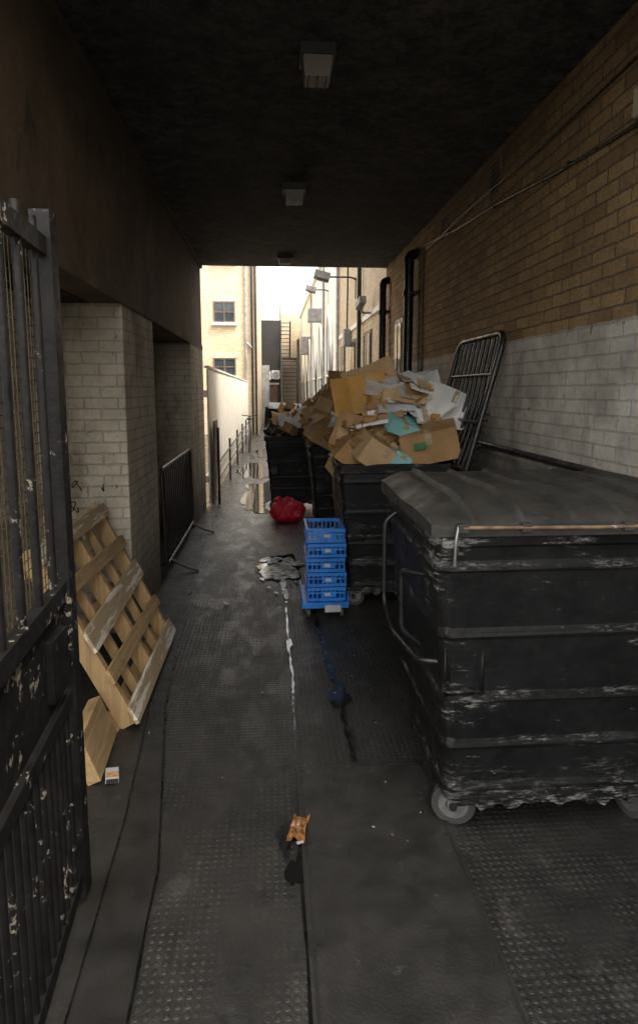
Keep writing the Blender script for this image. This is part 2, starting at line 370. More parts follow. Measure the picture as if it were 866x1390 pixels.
b=MB(); b.box((-1.46,2.9,2.262),(XL-.2,4.38,2.267),M['darkvoid']); b.obj('dark_soffit_sheet',P)  # thin near-black sheet under the beam, over the recess
b=MB(); b.box((XR,YT0-.1,0),(7,YT1,ZC-.002),M['brickR']); b.obj('right_brick_wall',P)
b=MB(); b.box((XR-.02,YT0,1.235),(XR-.002,YT1,1.26),M['brickR']); b.obj('wall_ledge',P)
b=MB(); b.box((XL,YT1-.001,ZC-.0),(XR,YT1+.02,ZC+.35),M['grey']); b.obj('end_fascia',P)
b=MB()
R=random.Random(17)
for cx,cz,w in ((-1.40,1.00,.05),(-1.36,.90,.06),(-1.41,.80,.05),(-1.33,1.05,.05),(-1.15,1.02,.05)):
    pts=[(cx+R.uniform(-w,w)*.6+w*.2*k/3,4.396,cz+R.uniform(-.05,.05)) for k in range(6)]
    b.tube(smooth_path(pts,.02,3),.0035,M['darkvoid'],4)
b.obj('graffiti_tag',P)
b=MB(); b.box((XR+.12,-5,0),(9,YT0-.105,6.5),M['brickR']); b.obj('unseen_sun_blocker')  # unseen block added to keep sun and sky light off the near floor

def vent(name,y0,y1,z0,z1):
    b=MB(); x=XR
    b.box((x-.012,y0,z0),(x+.01,y1,z0+.02),M['rust']); b.box((x-.012,y0,z1-.02),(x+.01,y1,z1),M['rust'])
    b.box((x-.012,y0,z0+.0205),(x+.01,y0+.02,z1-.0205),M['rust']); b.box((x-.012,y1-.02,z0+.0205),(x+.01,y1,z1-.0205),M['rust'])
    b.box((x-.004,y0+.021,z0+.021),(x+.006,y1-.021,z1-.021),M['darkvoid'])
    k=int((z1-z0)/.035)
    for i in range(1,k): b.box((x-.011,y0+.021,z0+i*.035),(x-.005,y1-.021,z0+i*.035+.012),M['rust'],rot=(0,.5,0))
    b.obj(name)
vent('wall_vent',4.7,4.95,3.1,3.36); vent('wall_vent',6.1,6.35,3.1,3.34)
def pipe(name,y,z0,z1,r=.055):
    b=MB(); x=XR-r-.04
    b.cyl((x,y,z0),(x,y,z1),r,M['pipe'],16)
    for z in (z0+.03,(z0+z1)/2,z1-.35): b.cyl((x,y,z),(x,y,z+.06),r+.014,M['pipe'],16)
    for z in ((z0+z1)/2+.02,z1-.33): b.box((x,y-.1,z),(XR-.001,y+.1,z+.03),M['pipe'])
    b.tube(smooth_path([(x,y,z1-.02),(x,y,z1+.1),(XR+.1,y+.02,z1+.14)],.09),r*1.02,M['pipe'],14)
    b.obj(name)
pipe('downpipe',7.35,0,3.1); pipe('downpipe',9.1,0,3.1,.05)
b=MB()
b.tube([(XR-.012,y,2.87+.085*(y-2.9)+.008*math.sin(y*3)) for y in [1.8+i*.2 for i in range(27)]],.009,M['pipe'],6)
b.tube([(XR-.012,y,3.17-.01*math.sin(y*2)) for y in [ 1.8+i*.4 for i in range(15)]],.007,M['pipe'],6)
b.tube([(XR-.012,7.0+.02*math.sin(z*5),z) for z in (3.2,2.9,2.6,2.3,2.0,1.6)],.008,M['pipe'],6)
for y in (2.4,3.6,4.8,6.): b.box((XR-.022,y-.012,2.87+.085*(y-2.9)-.014),(XR-.001,y+.012,2.87+.085*(y-2.9)+.014),M['pipe'])
b.obj('wall_cable')
b=MB(); b.tube([(XR-.03,y,1.29) for y in (1.8,3,5,7,9)],.022,M['pipe'],10); b.obj('wall_conduit')
b=MB(); b.box((XR-.03,8.0,1.7),(XR+.01,8.5,2.6),M['pipe']); b.box((XR-.04,8.05,1.76),(XR-.031,8.22,2.54),M['glass']); b.box((XR-.04,8.28,1.76),(XR-.031,8.45,2.54),M['glass']); b.box((XR-.07,7.95,1.65),(XR-.001,8.55,1.698),M['grey']); b.obj('barred_window',bevel=.003)
b=MB(); b.box((XR-.09,2.74,2.86),(XR-.001,2.84,2.98),M['lampcream']); b.box((XR-.012,2.72,2.84),(XR-.0005,2.86,3.0),M['pipe']); b.obj('wall_lamp',bevel=.01)

def clamp_lamp(x,y,s,d=.11):
    b=MB(); b.box((x-s/2,y-s/2,ZC-.05),(x+s/2,y+s/2,ZC+.01),M['lamphousing'])
    w=s*.42
    b.rings([[Vector((x+sx*w,y+sy*w,ZC-.0505)) for sx,sy in ((-1,-1),(1,-1),(1,1),(-1,1))],[Vector((x+sx*w*.85,y+sy*w*.85,ZC-d)) for sx,sy in ((-1,-1),(1,-1),(1,1),(-1,1))]],M['lampglass'])
    for i in (-1,0,1): b.box((x+i*w*.6-.004,y-w,ZC-d-.004),(x+i*w*.6+.004,y+w,ZC-d-.001),M['pipe'])
    b.obj('ceiling_lamp',bevel=.004)
clamp_lamp(.25,3.55,.18,.15); clamp_lamp(.21,5.75,.2,.14); clamp_lamp(.19,8.6,.2)

# ------------------------------------------------------------------ gate
G=empty('iron_gate')
def gp(t,x=0):
    return Vector((-.655+.045*t/.6+x,2.0-t,0))
b=MB()
def gbar(t,z0,z1,r=.011): 
    p=gp(t); b.cyl((p.x,p.y,z0),(p.x,p.y,z1),r,M['gate'],8)
def grail(z,h,th=.03):
    a=gp(0); c=gp(1.5)
    vs=[]
    for p in (a,c):
        for dx,dz in ((-th/2,0),(th/2,0),(th/2,h),(-th/2,h)): vs.append((p.x+dx,p.y,z+dz))
    b.faces(vs,[(0,1,2,3),(7,6,5,4),(0,4,5,1),(1,5,6,2),(2,6,7,3),(3,7,4,0)],M['gate'])
grail(2.08,.055); grail(1.06,.06,.036); grail(.72,.05,.036); grail(.07,.055)
p=gp(.02); b.box((p.x-.03,p.y-.03,.04),(p.x+.03,p.y+.03,2.21),M['gate'])
t=.13
while t<1.4:
    gbar(t,1.12,2.17,.0125); t+=.15
t=.08
while t<1.45:
    gbar(t,.12,.72,.012); t+=.055
b.obj('frame_and_bars',G,bevel=.002)
b=MB(); a=gp(.05,.004); c=gp(1.4,.004)
b.faces([(a.x-.004,a.y,.775),(c.x-.004,c.y,.775),(c.x-.004,c.y,1.058),(a.x-.004,a.y,1.058)],[(0,1,2,3)],M['gate'])
b.box((a.x-.02,a.y-.2,.82),(a.x+.03,a.y-.06,1.0),M['gate']); b.obj('lock_plate',G)
b=MB()
for k in range(46):
    q=gp(.05+k*.03,-.018); b.tube([(q.x,q.y,1.12),(q.x,q.y,2.08)],.0016,M['mesh'],4,caps=False)
for k in range(32):
    a=gp(.05,-.021); c=gp(1.4,-.021); z=1.13+k*.03; b.tube([(a.x,a.y,z),(c.x,c.y,z)],.0016,M['mesh'],4,caps=False)
b.obj('wire_mesh',G)

# ------------------------------------------------------------------ pallet
b=MB()
Wd=1.02; ang=math.atan2(.88,.44); U=Vector((-math.cos(ang),0,math.sin(ang))); N=Vector((math.sin(ang),0,math.cos(ang))); O=Vector((-.68,3.06,.045)); Y=Vector((0,1,0))
Rm=Matrix((U,Y,N)).transposed().to_4x4()
Ln=1.25
def pl(u,v,w,su,sv,sw,m,tw=0):
    c=O+U*u+Y*v+N*w; b.tbox(Matrix.Translation(c)@Rm@Euler((0,0,tw)).to_matrix().to_4x4(),(su,sv,sw),m)
for k,v in enumerate((.05,Ln/2,Ln-.05)): pl(Wd/2,v,-.06,Wd,.045,.09,M['woodZ'])
for k,v in enumerate((.33,.92)): pl(Wd/2,v,-.06,Wd,.03,.05,M['woodZ'])
for k,(u,w,m,tw) in enumerate(((.05,.10,M['woodW'],0),(.27,.075,M['woodY'],.012),(.50,.12,M['woodW'],-.03),(.74,.075,M['woodY'],.018),(.97,.09,M['woodW'],0))):
    pl(u,Ln/2,-.004,w,Ln+.0,.02,m,tw)
    for v in (.05,Ln/2,Ln-.05):
        for du in (-.02,.02): pl(u+du,v,.0075,.006,.006,.003,M['darkvoid'])
for u in (.06,.5,.95): pl(u,Ln/2,-.116,.10,Ln,.02,M['woodY'])
b.obj('wooden_pallet',bevel=.003)
b=MB(); b.box((-.86,2.62,.004),(-.80,3.02,.22),M['woodY'],rot=(0,-.35,.06)); b.obj('timber_offcut',bevel=.003)

def barrier(name,x,y0,y1,h,lean=0):
    b=MB(); r=.017
    def q(y,z): return (x+lean*z,y,z)
    b.tube(smooth_path([q(y0,.12),q(y0,h),q(y1,h),q(y1,.12),q(y0,.12),q(y0,.3)],.09),r,M['black'],8)
    k=int((y1-y0)/.12)
    for i in range(1,k): yy=y0+(y1-y0)*i/k; b.tube([q(yy,.12),q(yy,h)],.007,M['black'],6)
    for yy in (y0+.18,y1-.18):
        b.tube(smooth_path([(x-.22,yy,.012),(x-.1,yy,.06),(x,yy,.13),(x+.12,yy,.06),(x+.26,yy,.012)],.05),.013,M['black'],6)
    b.obj(name)
barrier('crowd_barrier',-.96,5.75,7.75,1.0,-.03)

# ------------------------------------------------------------------ wheelie bins
def rr(x0,x1,y0,y1,z,r=.05,n=4):
    pts=[]
    for cx,cy,a0 in ((x1-r,y1-r,0),(x0+r,y1-r,90),(x0+r,y0+r,180),(x1-r,y0+r,270)):
        for px,py in arc(cx,cy,r,a0,a0+90,n): pts.append(Vector((px,py,z)))
    return pts
def castor(b,cx,cy,ang,top):
    T=Matrix.Translation((cx,cy,0))@Matrix.Rotation(ang,4,'Z')
    def c(p,q,r,m,n=20): b.tube([T@Vector(p),T@Vector(q)],r,m,n)
    o=.03
    c((-.02,o,.085),(.02,o,.085),.085,M['tyre'],28); c((-.0225,o,.085),(.0225,o,.085),.058,M['galv'],24); c((-.04,o,.085),(.04,o,.085),.016,M['pipe'],12); c((-.024,o,.085),(.024,o,.085),.03,M['lamphousing'],16)
    for sx in (-.034,.031):
        vs=[T@Vector(p) for p in ((sx,o-.02,.07),(sx,o+.02,.07),(sx,.055,top),(sx,-.055,top),(sx+.003,o-.02,.07),(sx+.003,o+.02,.07),(sx+.003,.055,top),(sx+.003,-.055,top))]
        b.faces(vs,[(0,1,2,3),(7,6,5,4),(0,4,5,1),(1,5,6,2),(2,6,7,3),(3,7,4,0)],M['galv'])
    b.tbox(T@Matrix.Translation((0,0,top+.006)),(.10,.11,.012),M['galv'])
def make_bin(x0,x1,y0,y1,zr,closed=False,ribs=(1.07,.82,.57,.38,.20),ch=.175,handle=False,rot=.3):
    E=empty('wheeled_waste_bin'); b=MB(); sc=zr/1.22
    prof=[]
    def ins(z): return .085*(1-(z-.15)/(zr-.15))
    rr_=sorted(z*sc for z in ribs)
    prof.append((ch-.035,ins(.15)+.004)); prof.append((ch-.02,ins(ch)-.004))
    for z in rr_:
        if z<ch+.01: continue
        prof+= [(z-.020,ins(z)),(z-.010,ins(z)-.006),(z+.004,ins(z)-.006),(z+.026,ins(z))]
    prof+=[(zr-.075,ins(zr-.07)+.004),(zr-.07,-.008),(zr-.012,-.012),(zr,-.004)]
    R=random.Random(int(x0*100)); rs=[]
    for z,i in prof:
        q=rr(x0+i,x1-i,y0+i,y1-i,z,.045); 
        q=[v+Vector((R.uniform(-1,1),R.uniform(-1,1),R.uniform(-1,1)))*.003 for v in q]; rs.append(q)
    if not closed:
        rs.append(rr(x0+.03,x1-.03,y0+.03,y1-.03,zr)); rs.append(rr(x0+.05,x1-.05,y0+.05,y1-.05,zr-.35))
    b.rings(rs,M['bin'],True,True)
    o=b.obj('body',E,bevel=.004)
    b=MB()
    yf=y0+ins(.68)-.001
    fx=x0+.055
    b.tube([(fx,yf,.59*sc),(fx+.14,yf,.59*sc),(fx+.14,yf,.77*sc),(fx,yf,.77*sc)],.009,M['bin'],6,close=True)
    b.box((fx+.02,yf-.004,.62*sc),(fx+.11,yf+.02,.74*sc),M['bin'])
    vs=[];fs=[]; n_=40; yb=y0+ins(.16)-.004; Q=random.Random(5)
    for k in range(n_+1):
        x=x0+.12+(x1-x0-.24)*k/n_; vs+=[(x,yb,ch),(x,yb-.002,ch-.045-Q.uniform(0,.03)*(1 if Q.random()<.6 else .2))]
        if k: fs.append((2*k-2,2*k-1,2*k+1,2*k))
    b.faces(vs,fs,M['bin'])
    b.obj('front_trim',E)
    b=MB()
    for cx,cy,a in ((x0+.17,y0+.16,1.25),(x1-.18,y0+.13,rot),(x0+.18,y1-.13,.2),(x1-.18,y1-.13,-.3)):
        castor(b,cx,cy,a,ch-.04)
    b.obj('castors',E)
    if handle:
        b=MB(); xs=x0-.045; 
        b.tube(smooth_path([(x0+.01,y1-.2,zr-.09),(xs,y1-.2,zr-.13),(xs,y1-.2,.72),(xs+.01,y1-.36,.64),(xs+.02,y0+.12,.70),(x0+.06,y0+.10,.70)],.05),.011,M['pipe'],8)
        b.tube(smooth_path([(x0+.03,y0+.33,.68),(xs,y0+.33,.74),(xs-.005,y0+.33,.98),(xs,y0+.28,1.0),(x0+.02,y0+.22,1.0)],.03),.010,M['pipe'],8)
        b.obj('side_handles',E)
    return E
A=make_bin(.56,1.62,2.12,3.06,1.235,closed=True,handle=True)
b=MB()
x0,x1,y0,y1=.535,1.635,2.085,3.09; nx,ny=150,48
vs=[];fs=[]
def ss(t): t=max(0,min(1,t)); return t*t*(3-2*t)
for j in range(ny+1):
    for i in range(nx+1):
        u=i/nx; v=j/ny; x=x0+(x1-x0)*u; y=y0+(y1-y0)*v
        h=.044*math.sin(min(1,v/.4)*math.pi/2)**.8*(1-.05*ss((v-.7)/.3)); h*=.2+.8*ss(u/.10)
        ed=min(u/.03,1); h+=.010*ed*ss(v/.03)
        rdg=0
        for c in (.14,.30,.46,.62,.78,.93):
            rdg=max(rdg,1-abs(u-c)/.012)
        h+=.020*ss(max(0,rdg)*1.8)*ss(v/.10)*ss((1-v)/.04)
        h+=.004*math.sin(x*9+y*5)+.003*math.sin(x*4-y*11)
        vs.append((x,y,1.249+h))
for j in range(ny):
    for i in range(nx):
        a=j*(nx+1)+i; fs.append((a,a+1,a+nx+2,a+nx+1))
b.faces(vs,fs,M['lid'],True)
edge=[j for j in range(nx+1)]+[(j+1)*(nx+1)-1 for j in range(1,ny+1)]+[ny*(nx+1)+i for i in range(nx-1,-1,-1)]+[j*(nx+1) for j in range(ny-1,0,-1)]
ev=[Vector(vs[e]) for e in edge]; lo=[Vector((v.x,v.y,1.205)) for v in ev]
nE=len(edge); b.faces(ev+lo,[(k,(k+1)%nE,nE+(k+1)%nE,nE+k) for k in range(nE)],M['lid'])
lid=b.obj('lid',A)
b=MB()
b.tube([(.64,2.068,1.240),(1.1,2.066,1.236),(1.62,2.068,1.240)],.007,M['rust'],8)
for xx in (.64,.86,1.22,1.58): b.box((xx-.018,2.062,1.222),(xx+.018,2.095,1.252),M['lid'])
b.tube(smooth_path([(.625,2.075,1.245),(.612,2.058,1.2),(.612,2.065,1.11)],.02),.006,M['galv'],8)
b.box((.575,2.083,1.14),(.63,2.105,1.20),M['bin'])
b.obj('lid_bar',A,bevel=.003)
Bn=make_bin(.50,1.42,4.72,5.62,1.15,rot=1.)
b=MB()
def lp(s,y): return Vector((1.36+.25*s,y,1.14+.96*s))
ya,yb=4.38,5.45
b.tube(smooth_path([lp(0,ya),lp(1,ya),lp(1,yb),lp(0,yb)],.13),.022,M['pipe'],10)
b.tube([lp(.0,ya),lp(0,yb)],.02,M['pipe'],8)
for k in range(1,10):
    y=ya+(yb-ya)*k/10
    b.tube([lp(.02,y),lp(.5,y)+Vector((.03,0,0)),lp(.97,y)],.015,M['pipe'],6)
for s in (.35,.7): b.tube([lp(s,ya),lp(s,yb)],.012,M['pipe'],6)
for s in [i*.045 for i in range(1,10)]:
    b.tbox(Matrix.Translation(lp(s,ya+.28)+Vector((.05,0,0)))@Euler((0,-.2,0)).to_matrix().to_4x4(),(.03,.5,.014),M['pipe'])
b.obj('open_slatted_lid',Bn)
Cn=make_bin(.42,1.40,7.15,8.0,1.08); Dn=make_bin(-.10,.92,8.75,9.6,1.08)
b=MB()
b.rings([rr(-.12,.95,9.62,9.66,1.10,.015,2),rr(-.10,.93,9.80,9.84,1.45,.015,2)],M['bin']); b.box((-.05,9.2,1.42),(.85,9.85,1.46),M['bin'],rot=(.12,.05,0)); b.obj('open_lid',Dn,bevel=.01)

# ------------------------------------------------------------------ cardboard
def carton(b,c,size,rot,m,flaps=True,R=random):
    T=Matrix.Translation(c)@Euler(rot).to_matrix().to_4x4(); w,d,h=size; t=.006
    b.tbox(T@Matrix.Translation((0,0,-h/2)),(w,d,t),m)
    for sx in (-1,1): b.tbox(T@Matrix.Translation((sx*w/2,0,0)),(t,d+t,h),m)
    for sy in (-1,1): b.tbox(T@Matrix.Translation((0,sy*d/2,0)),(w-t,t,h-.001),m)
    if flaps:
        for sx in (-1,1):
            a=R.uniform(-.9,1.1)
            b.tbox(T@Matrix.Translation((sx*w/2,0,h/2))@Euler((0,sx*a,0)).to_matrix().to_4x4()@Matrix.Translation((0,0,d*.2)),(t*.7,d*.98,d*.4),m)
        for sy in (-1,1):
            a=R.uniform(-1.1,.7)
            b.tbox(T@Matrix.Translation((0,sy*d/2,h/2))@Euler((a*sy,0,0)).to_matrix().to_4x4()@Matrix.Translation((0,0,d*.2)),(w*.96,t*.7,d*.4),m)
    else:
        b.tbox(T@Matrix.Translation((0,0,h/2)),(w,d,t),m); b.tbox(T@Matrix.Translation((0,-.001,h/2+.0045)),(.05,d*1.01,.0015),M['tape']); b.tbox(T@Matrix.Translation((0,-d/2-.0045,h*.3)),(.05,.0015,h*.36),M['tape'])
def sheet(b,c,size,rot,m,curl=.06,R=random,nx=8,ny=6,fold=True):
    T=Matrix.Translation(c)@Euler(rot).to_matrix().to_4x4(); w,h=size; vs=[];fs=[]
    p1,p2=R.uniform(0,6),R.uniform(0,6)
    f=R.uniform(.25,.75) if fold else 2
    for j in range(ny+1):
        for i in range(nx+1):
            u=i/nx;v=j/ny
            z=curl*(math.sin(u*3+p1)*.6+math.sin(v*4+p2)*.4)+R.uniform(-1,1)*curl*.06
            if u>f: z+=(u-f)*w*.5
            vs.append(T@Vector(((u-.5)*w,(v-.5)*h,z)))
    for j in range(ny):
        for i in range(nx):
            a=j*(nx+1)+i; fs.append((a,a+1,a+nx+2,a+nx+1))
    b.faces(vs,fs,m)
def pile(x0,x1,y0,y1,z0,z1,nb,ns,seed):
    R=random.Random(seed); b=MB(); cols=[M['card'],M['card2'],M['card'],M['card3'],M['card2'],M['paperW'],M['paperG'],M['paperW']]
    for i in range(nb):
        x=R.uniform(x0+.1,x1-.1); y=R.uniform(y0+.1,y1-.1); e=1-abs((x-(x0+x1)/2)/((x1-x0)/2))**2
        z=z0+(z1-z0)*R.uniform(0,1)*(.35+.65*e)
        carton(b,(x,y,z),(R.uniform(.14,.32),R.uniform(.12,.26),R.uniform(.05,.17)),(R.uniform(-.9,.9),R.uniform(-.9,.9),R.uniform(0,3.1)),R.choice(cols[:6]),R.random()<.5,R)
    for i in range(ns):
        x=R.uniform(x0+.06,x1-.06); y=R.uniform(y0,y1); e=1-abs((x-(x0+x1)/2)/((x1-x0)/2))**2
        z=z0+(z1-z0)*R.uniform(.2,1.05)*(.4+.6*e)
        sheet(b,(x,y,z),(R.uniform(.1,.32),R.uniform(.06,.22)),(R.uniform(-1.0,1.0),R.uniform(-.9,.9),R.uniform(0,3.1)),R.choice(cols),R.uniform(.01,.04),R)
    return b
b=pile(.52,1.42,4.85,5.6,1.0,1.74,44,72,21)
sheet(b,(.68,5.12,1.66),(.44,.30),(1.35,-.12,.35),M['cardO'],.02)
sheet(b,(.80,5.28,1.78),(.42,.26),(1.25,-.3,.1),M['card2'],.02)
sheet(b,(.90,5.1,1.72),(.34,.20),(1.1,.25,.1),M['card2'],.03)
sheet(b,(.60,4.95,1.38),(.26,.28),(1.2,.3,-.5),M['card'],.02)
carton(b,(1.20,4.80,1.30),(.42,.24,.24),(.25,-.22,-.25),M['card'],False)
b.tbox(Matrix.Translation((1.09,4.645,1.29))@Euler((.25,-.22,-.25)).to_matrix().to_4x4(),(.09,.003,.05),M['green'])
carton(b,(.80,4.86,1.22),(.34,.30,.20),(.3,.55,.3),M['card2'],False)
carton(b,(.62,4.98,1.20),(.26,.26,.18),(.2,.7,.2),M['card'],True)
carton(b,(.98,4.84,1.44),(.24,.18,.10),(.5,.35,.3),M['cyan'],False)
carton(b,(.97,4.80,1.18),(.14,.14,.10),(.1,.5,.1),M['cyan'],False)
sheet(b,(1.36,4.86,1.54),(.34,.28),(1.15,.35,.3),M['paperW'],.09)
sheet(b,(1.16,5.0,1.68),(.36,.24),(.9,-.3,-.3),M['paperG'],.06)
carton(b,(1.33,5.0,1.60),(.28,.26,.26),(.2,.3,.5),M['paperW'],False)
carton(b,(1.16,5.1,1.70),(.32,.22,.16),(.7,-.2,.2),M['paperG'],False)
carton(b,(1.04,5.05,1.74),(.26,.16,.12),(.3,-.3,.5),M['paperW'],False)
for k in range(14):
    sheet(b,(.74+k*.035,4.84+.03*(k%3),1.44+.022*k),(.30,.05+.012*(k%4)),(.5+.07*k,-.25+.04*k,-.35+.08*k),[M['paperW'],M['card2'],M['paperG'],M['card']][k%4],.02,fold=False)
carton(b,(1.16,4.82,1.50),(.13,.11,.03),(.9,.1,.2),M['paperW'],False); b.tbox(Matrix.Translation((1.23,4.76,1.50))@Euler((.9,.1,.2)).to_matrix().to_4x4(),(.07,.04,.03),M['cardO'])
b.obj('cardboard_waste')
b=pile(.38,1.30,7.05,7.9,1.0,1.74,36,50,5)
carton(b,(.56,7.2,1.2),(.30,.3,.2),(.2,.5,.3),M['card'],True,random.Random(3)); b.obj('cardboard_waste')
b=pile(-.02,.9,8.75,9.5,1.0,1.44,24,34,9); b.obj('cardboard_waste')
b=MB()
def bagblob(b,c,r,m,seed):
    R=random.Random(seed); ph=[R.uniform(0,6) for _ in range(8)]; nu,nv=28,18; vs=[];fs=[]
    for j in range(nv+1):
        v=math.pi*j/nv
        for i in range(nu):
            u=2*math.pi*i/nu
            q=1+.10*math.sin(3*u+ph[0])+.07*math.sin(5*u+4*v+ph[1])+.06*math.sin(9*u-5*v+ph[2])+.05*math.sin(7*v+ph[3])+R.uniform(-.035,.035)
            z=c[2]+r[2]*q*math.cos(v); z=max(z,c[2]-r[2]*.8)
            vs.append((c[0]+r[0]*q*math.sin(v)*math.cos(u),c[1]+r[1]*q*math.sin(v)*math.sin(u),z))
    for j in range(nv):
        for i in range(nu): fs.append((j*nu+i,j*nu+(i+1)%nu,(j+1)*nu+(i+1)%nu,(j+1)*nu+i))
    b.faces(vs,fs,m,True)
bagblob(b,(.08,9.1,1.12),(.2,.2,.16),M['bag'],3); bagblob(b,(.5,9.0,1.14),(.2,.2,.16),M['bag'],5); b.obj('refuse_sack')
b=MB(); bagblob(b,(.19,8.25,.13),(.215,.17,.16),M['red'],12); bagblob(b,(.08,8.2,.27),(.055,.05,.06),M['red'],2); b.obj('red_plastic_bag')

# ------------------------------------------------------------------ blue crates
def crate(z,h,dx):
    b=MB(); x0,x1,y0,y1=.25+dx,.54+dx,4.62,5.02
    m=M['blue']
    b.box((x0+.012,y0+.012,z),(x1-.012,y1-.012,z+.008),m)
    for zz,hh in ((z+.001,.022),(z+h-.028,.024)):
        b.box((x0,y0,zz),(x1,y0+.012,zz+hh),m); b.box((x0,y1-.012,zz),(x1,y1,zz+hh),m)
        b.box((x0,y0+.0121,zz),(x0+.012,y1-.0121,zz+hh),m); b.box((x1-.012,y0+.0121,zz),(x1,y1-.0121,zz+hh),m)
    k=8
    for i in range(k+1):
        x=x0+.004+(x1-x0-.018)*i/k
        for yy in (y0+.002,y1-.010): b.box((x,yy,z+.023),(x+.010,yy+.008,z+h-.028),m)
    k=11
    for i in range(1,k):
        y=y0+(y1-y0-.012)*i/k
        for xx in (x0+.002,x1-.010): b.box((xx,y,z+.023),(xx+.008,y+.010,z+h-.028),m)
    b.box((x0+.003,y0+.013,z+h*.5),(x0+.010,y1-.013,z+h*.5+.012),m); b.box((x0+.013,y0+.003,z+h*.5),(x1-.013,y0+.010,z+h*.5+.012),m)
    b.box((x0+.11,y0-.004,z+.03),(x0+.21,y0+.001,z+h-.035),m)
    b.box((x0+.13,y0-.007,z+h*.38),(x0+.175,y0-.005,z+h*.6),M['paperG'])
    return b
for k in range(5):
    b=crate(.128+k*.112,.109,[0,.006,-.004,.004,-.003][k]); b.obj('blue_plastic_crate')
b=MB(); b.box((.21,4.58,.085),(.56,5.05,.125),M['blue'])
for x in (.26,.51):
    for y in (4.64,5.0): b.cyl((x-.012,y,.04),(x+.012,y,.04),.04,M['tyre'],16); b.box((x-.02,y-.02,.045),(x-.014,y+.02,.085),M['galv'])
for x in (.21,.548): b.box((x,4.58,.126),(x+.012,5.05,.17),M['blue'])
b.box((.38,4.574,.055),(.50,4.578,.11),M['paperG']); b.obj('crate_dolly',bevel=.003)

# ------------------------------------------------------------------ outdoor part
b=MB(); y=9.4; R=random.Random(3)
while y<24.9:
    b.box((-.93+R.uniform(-.004,.004),y,.03),(-.905,y+.142,2.0+R.uniform(-.015,.015)),M['fence']); y+=.15
b.box((-.99,9.4,.35),(-.935,24.9,.45),M['fence']); b.box((-.99,9.4,1.6),(-.935,24.9,1.7),M['fence']); b.box((-.96,9.38,2.018),(-.89,24.9,2.05),M['fence'])
b.obj('board_fence')
b=MB()
for y in (9.6,12.2,14.8,17.4,20,22.6): b.cyl((-.80,y,0),(-.80,y,1.15 if y<10 else .8),.02,M['black'],8)
b.tube([(-.80,9.6,.62),(-.80,22.6,.62)],.018,M['black'],8); b.tube([(-.80,9.6,.36),(-.80,22.6,.36)],.014,M['black'],8)
b.obj('guard_rail')
b=MB(); b.box((-.875,9.45,.02),(-.85,9.95,1.25),M['door'],rot=(0,.03,0)); b.obj('leaning_board')
b=MB(); cy=17.5; x=-.62
for yy in (cy,cy+1.02):
    b.tube([(x,yy+.33*math.cos(a),.345+.33*math.sin(a)) for a in [k*math.pi/12 for k in range(24)]],.016,M['tyre'],6,close=True)
    for k in range(8):
        a=k*math.pi/8; b.tube([(x,yy+.32*math.cos(a),.345+.32*math.sin(a)),(x,yy-.32*math.cos(a),.345-.32*math.sin(a))],.002,M['galv'],4)
for p,q in (((x,cy,.345),(x,cy+.42,.30)),((x,cy,.345),(x,cy+.28,.80)),((x,cy+.42,.30),(x,cy+.26,.88)),((x,cy+.42,.30),(x,cy+.84,.80)),((x,cy+.28,.78),(x,cy+.82,.86)),((x,cy+1.02,.345),(x,cy+.82,.95))):
    b.tube([p,q],.016,M['pipe'],6)
b.tube([(x-.24,cy+.86,1.0),(x,cy+.82,.97),(x+.24,cy+.86,1.0)],.013,M['pipe'],6); b.tbox(Matrix.Translation((x,cy+.25,.92)),(.12,.26,.05),M['pipe']); b.obj('bicycle')

def window(b,x0,x1,z0,z1,y,sill=True):
    t=.05
    b.box((x0,y-.02,z0),(x1,y+.005,z1),M['glass'])
    for a,c in ((x0,x0+t),(x1-t,x1),((x0+x1)/2-t/2,(x0+x1)/2+t/2)): b.box((a,y-.045,z0),(c,y-.021,z1),M['frame'])
    for a,c in ((z0,z0+t),(z1-t,z1),((z0+z1)/2-.02,(z0+z1)/2+.02)): b.box((x0+t+.001,y-.043,a),((x0+x1)/2-t/2-.001,y-.022,c),M['frame']); b.box(((x0+x1)/2+t/2+.001,y-.043,a),(x1-t-.001,y-.022,c),M['frame'])
    if sill: b.box((x0-.08,y-.12,z0-.10),(x1+.08,y-.001,z0-.002),M['white'])
    b.box((x0-.08,y-.012,z1+.002),(x1+.08,y-.001,z1+.2),M['brickFarR'])
LB=empty('brick_building')
b=MB(); b.box((-9,25,0),(-.50,34,9.5),M['brickFar']); b.obj('walls',LB)
b=MB(); b.box((-9.1,24.9,9.502),(-.42,34.1,9.75),M['white']); b.obj('parapet',LB)
b=MB(); window(b,-2.15,-1.35,4.24,5.02,25); window(b,-2.2,-1.35,2.25,2.92,25); window(b,-2.15,-1.35,6.5,7.4,25); window(b,-4.4,-3.6,4.24,5.02,25)
b.obj('windows',LB)
b=MB()
for x in (-.95,-.72,-.58): b.cyl((x,24.93,0),(x,24.93,9),.04,M['grey'] if x<-.9 else M['pipe'],8)
b.tube([(-.95,24.93,3.5),(-.72,24.93,3.3)],.04,M['grey'],8)
b.obj('drainpipes',LB)
b=MB(); b.box((-9,9.36,0),(-4.5,24.9,6.),M['brickFar']); b.obj('brick_building_wing')

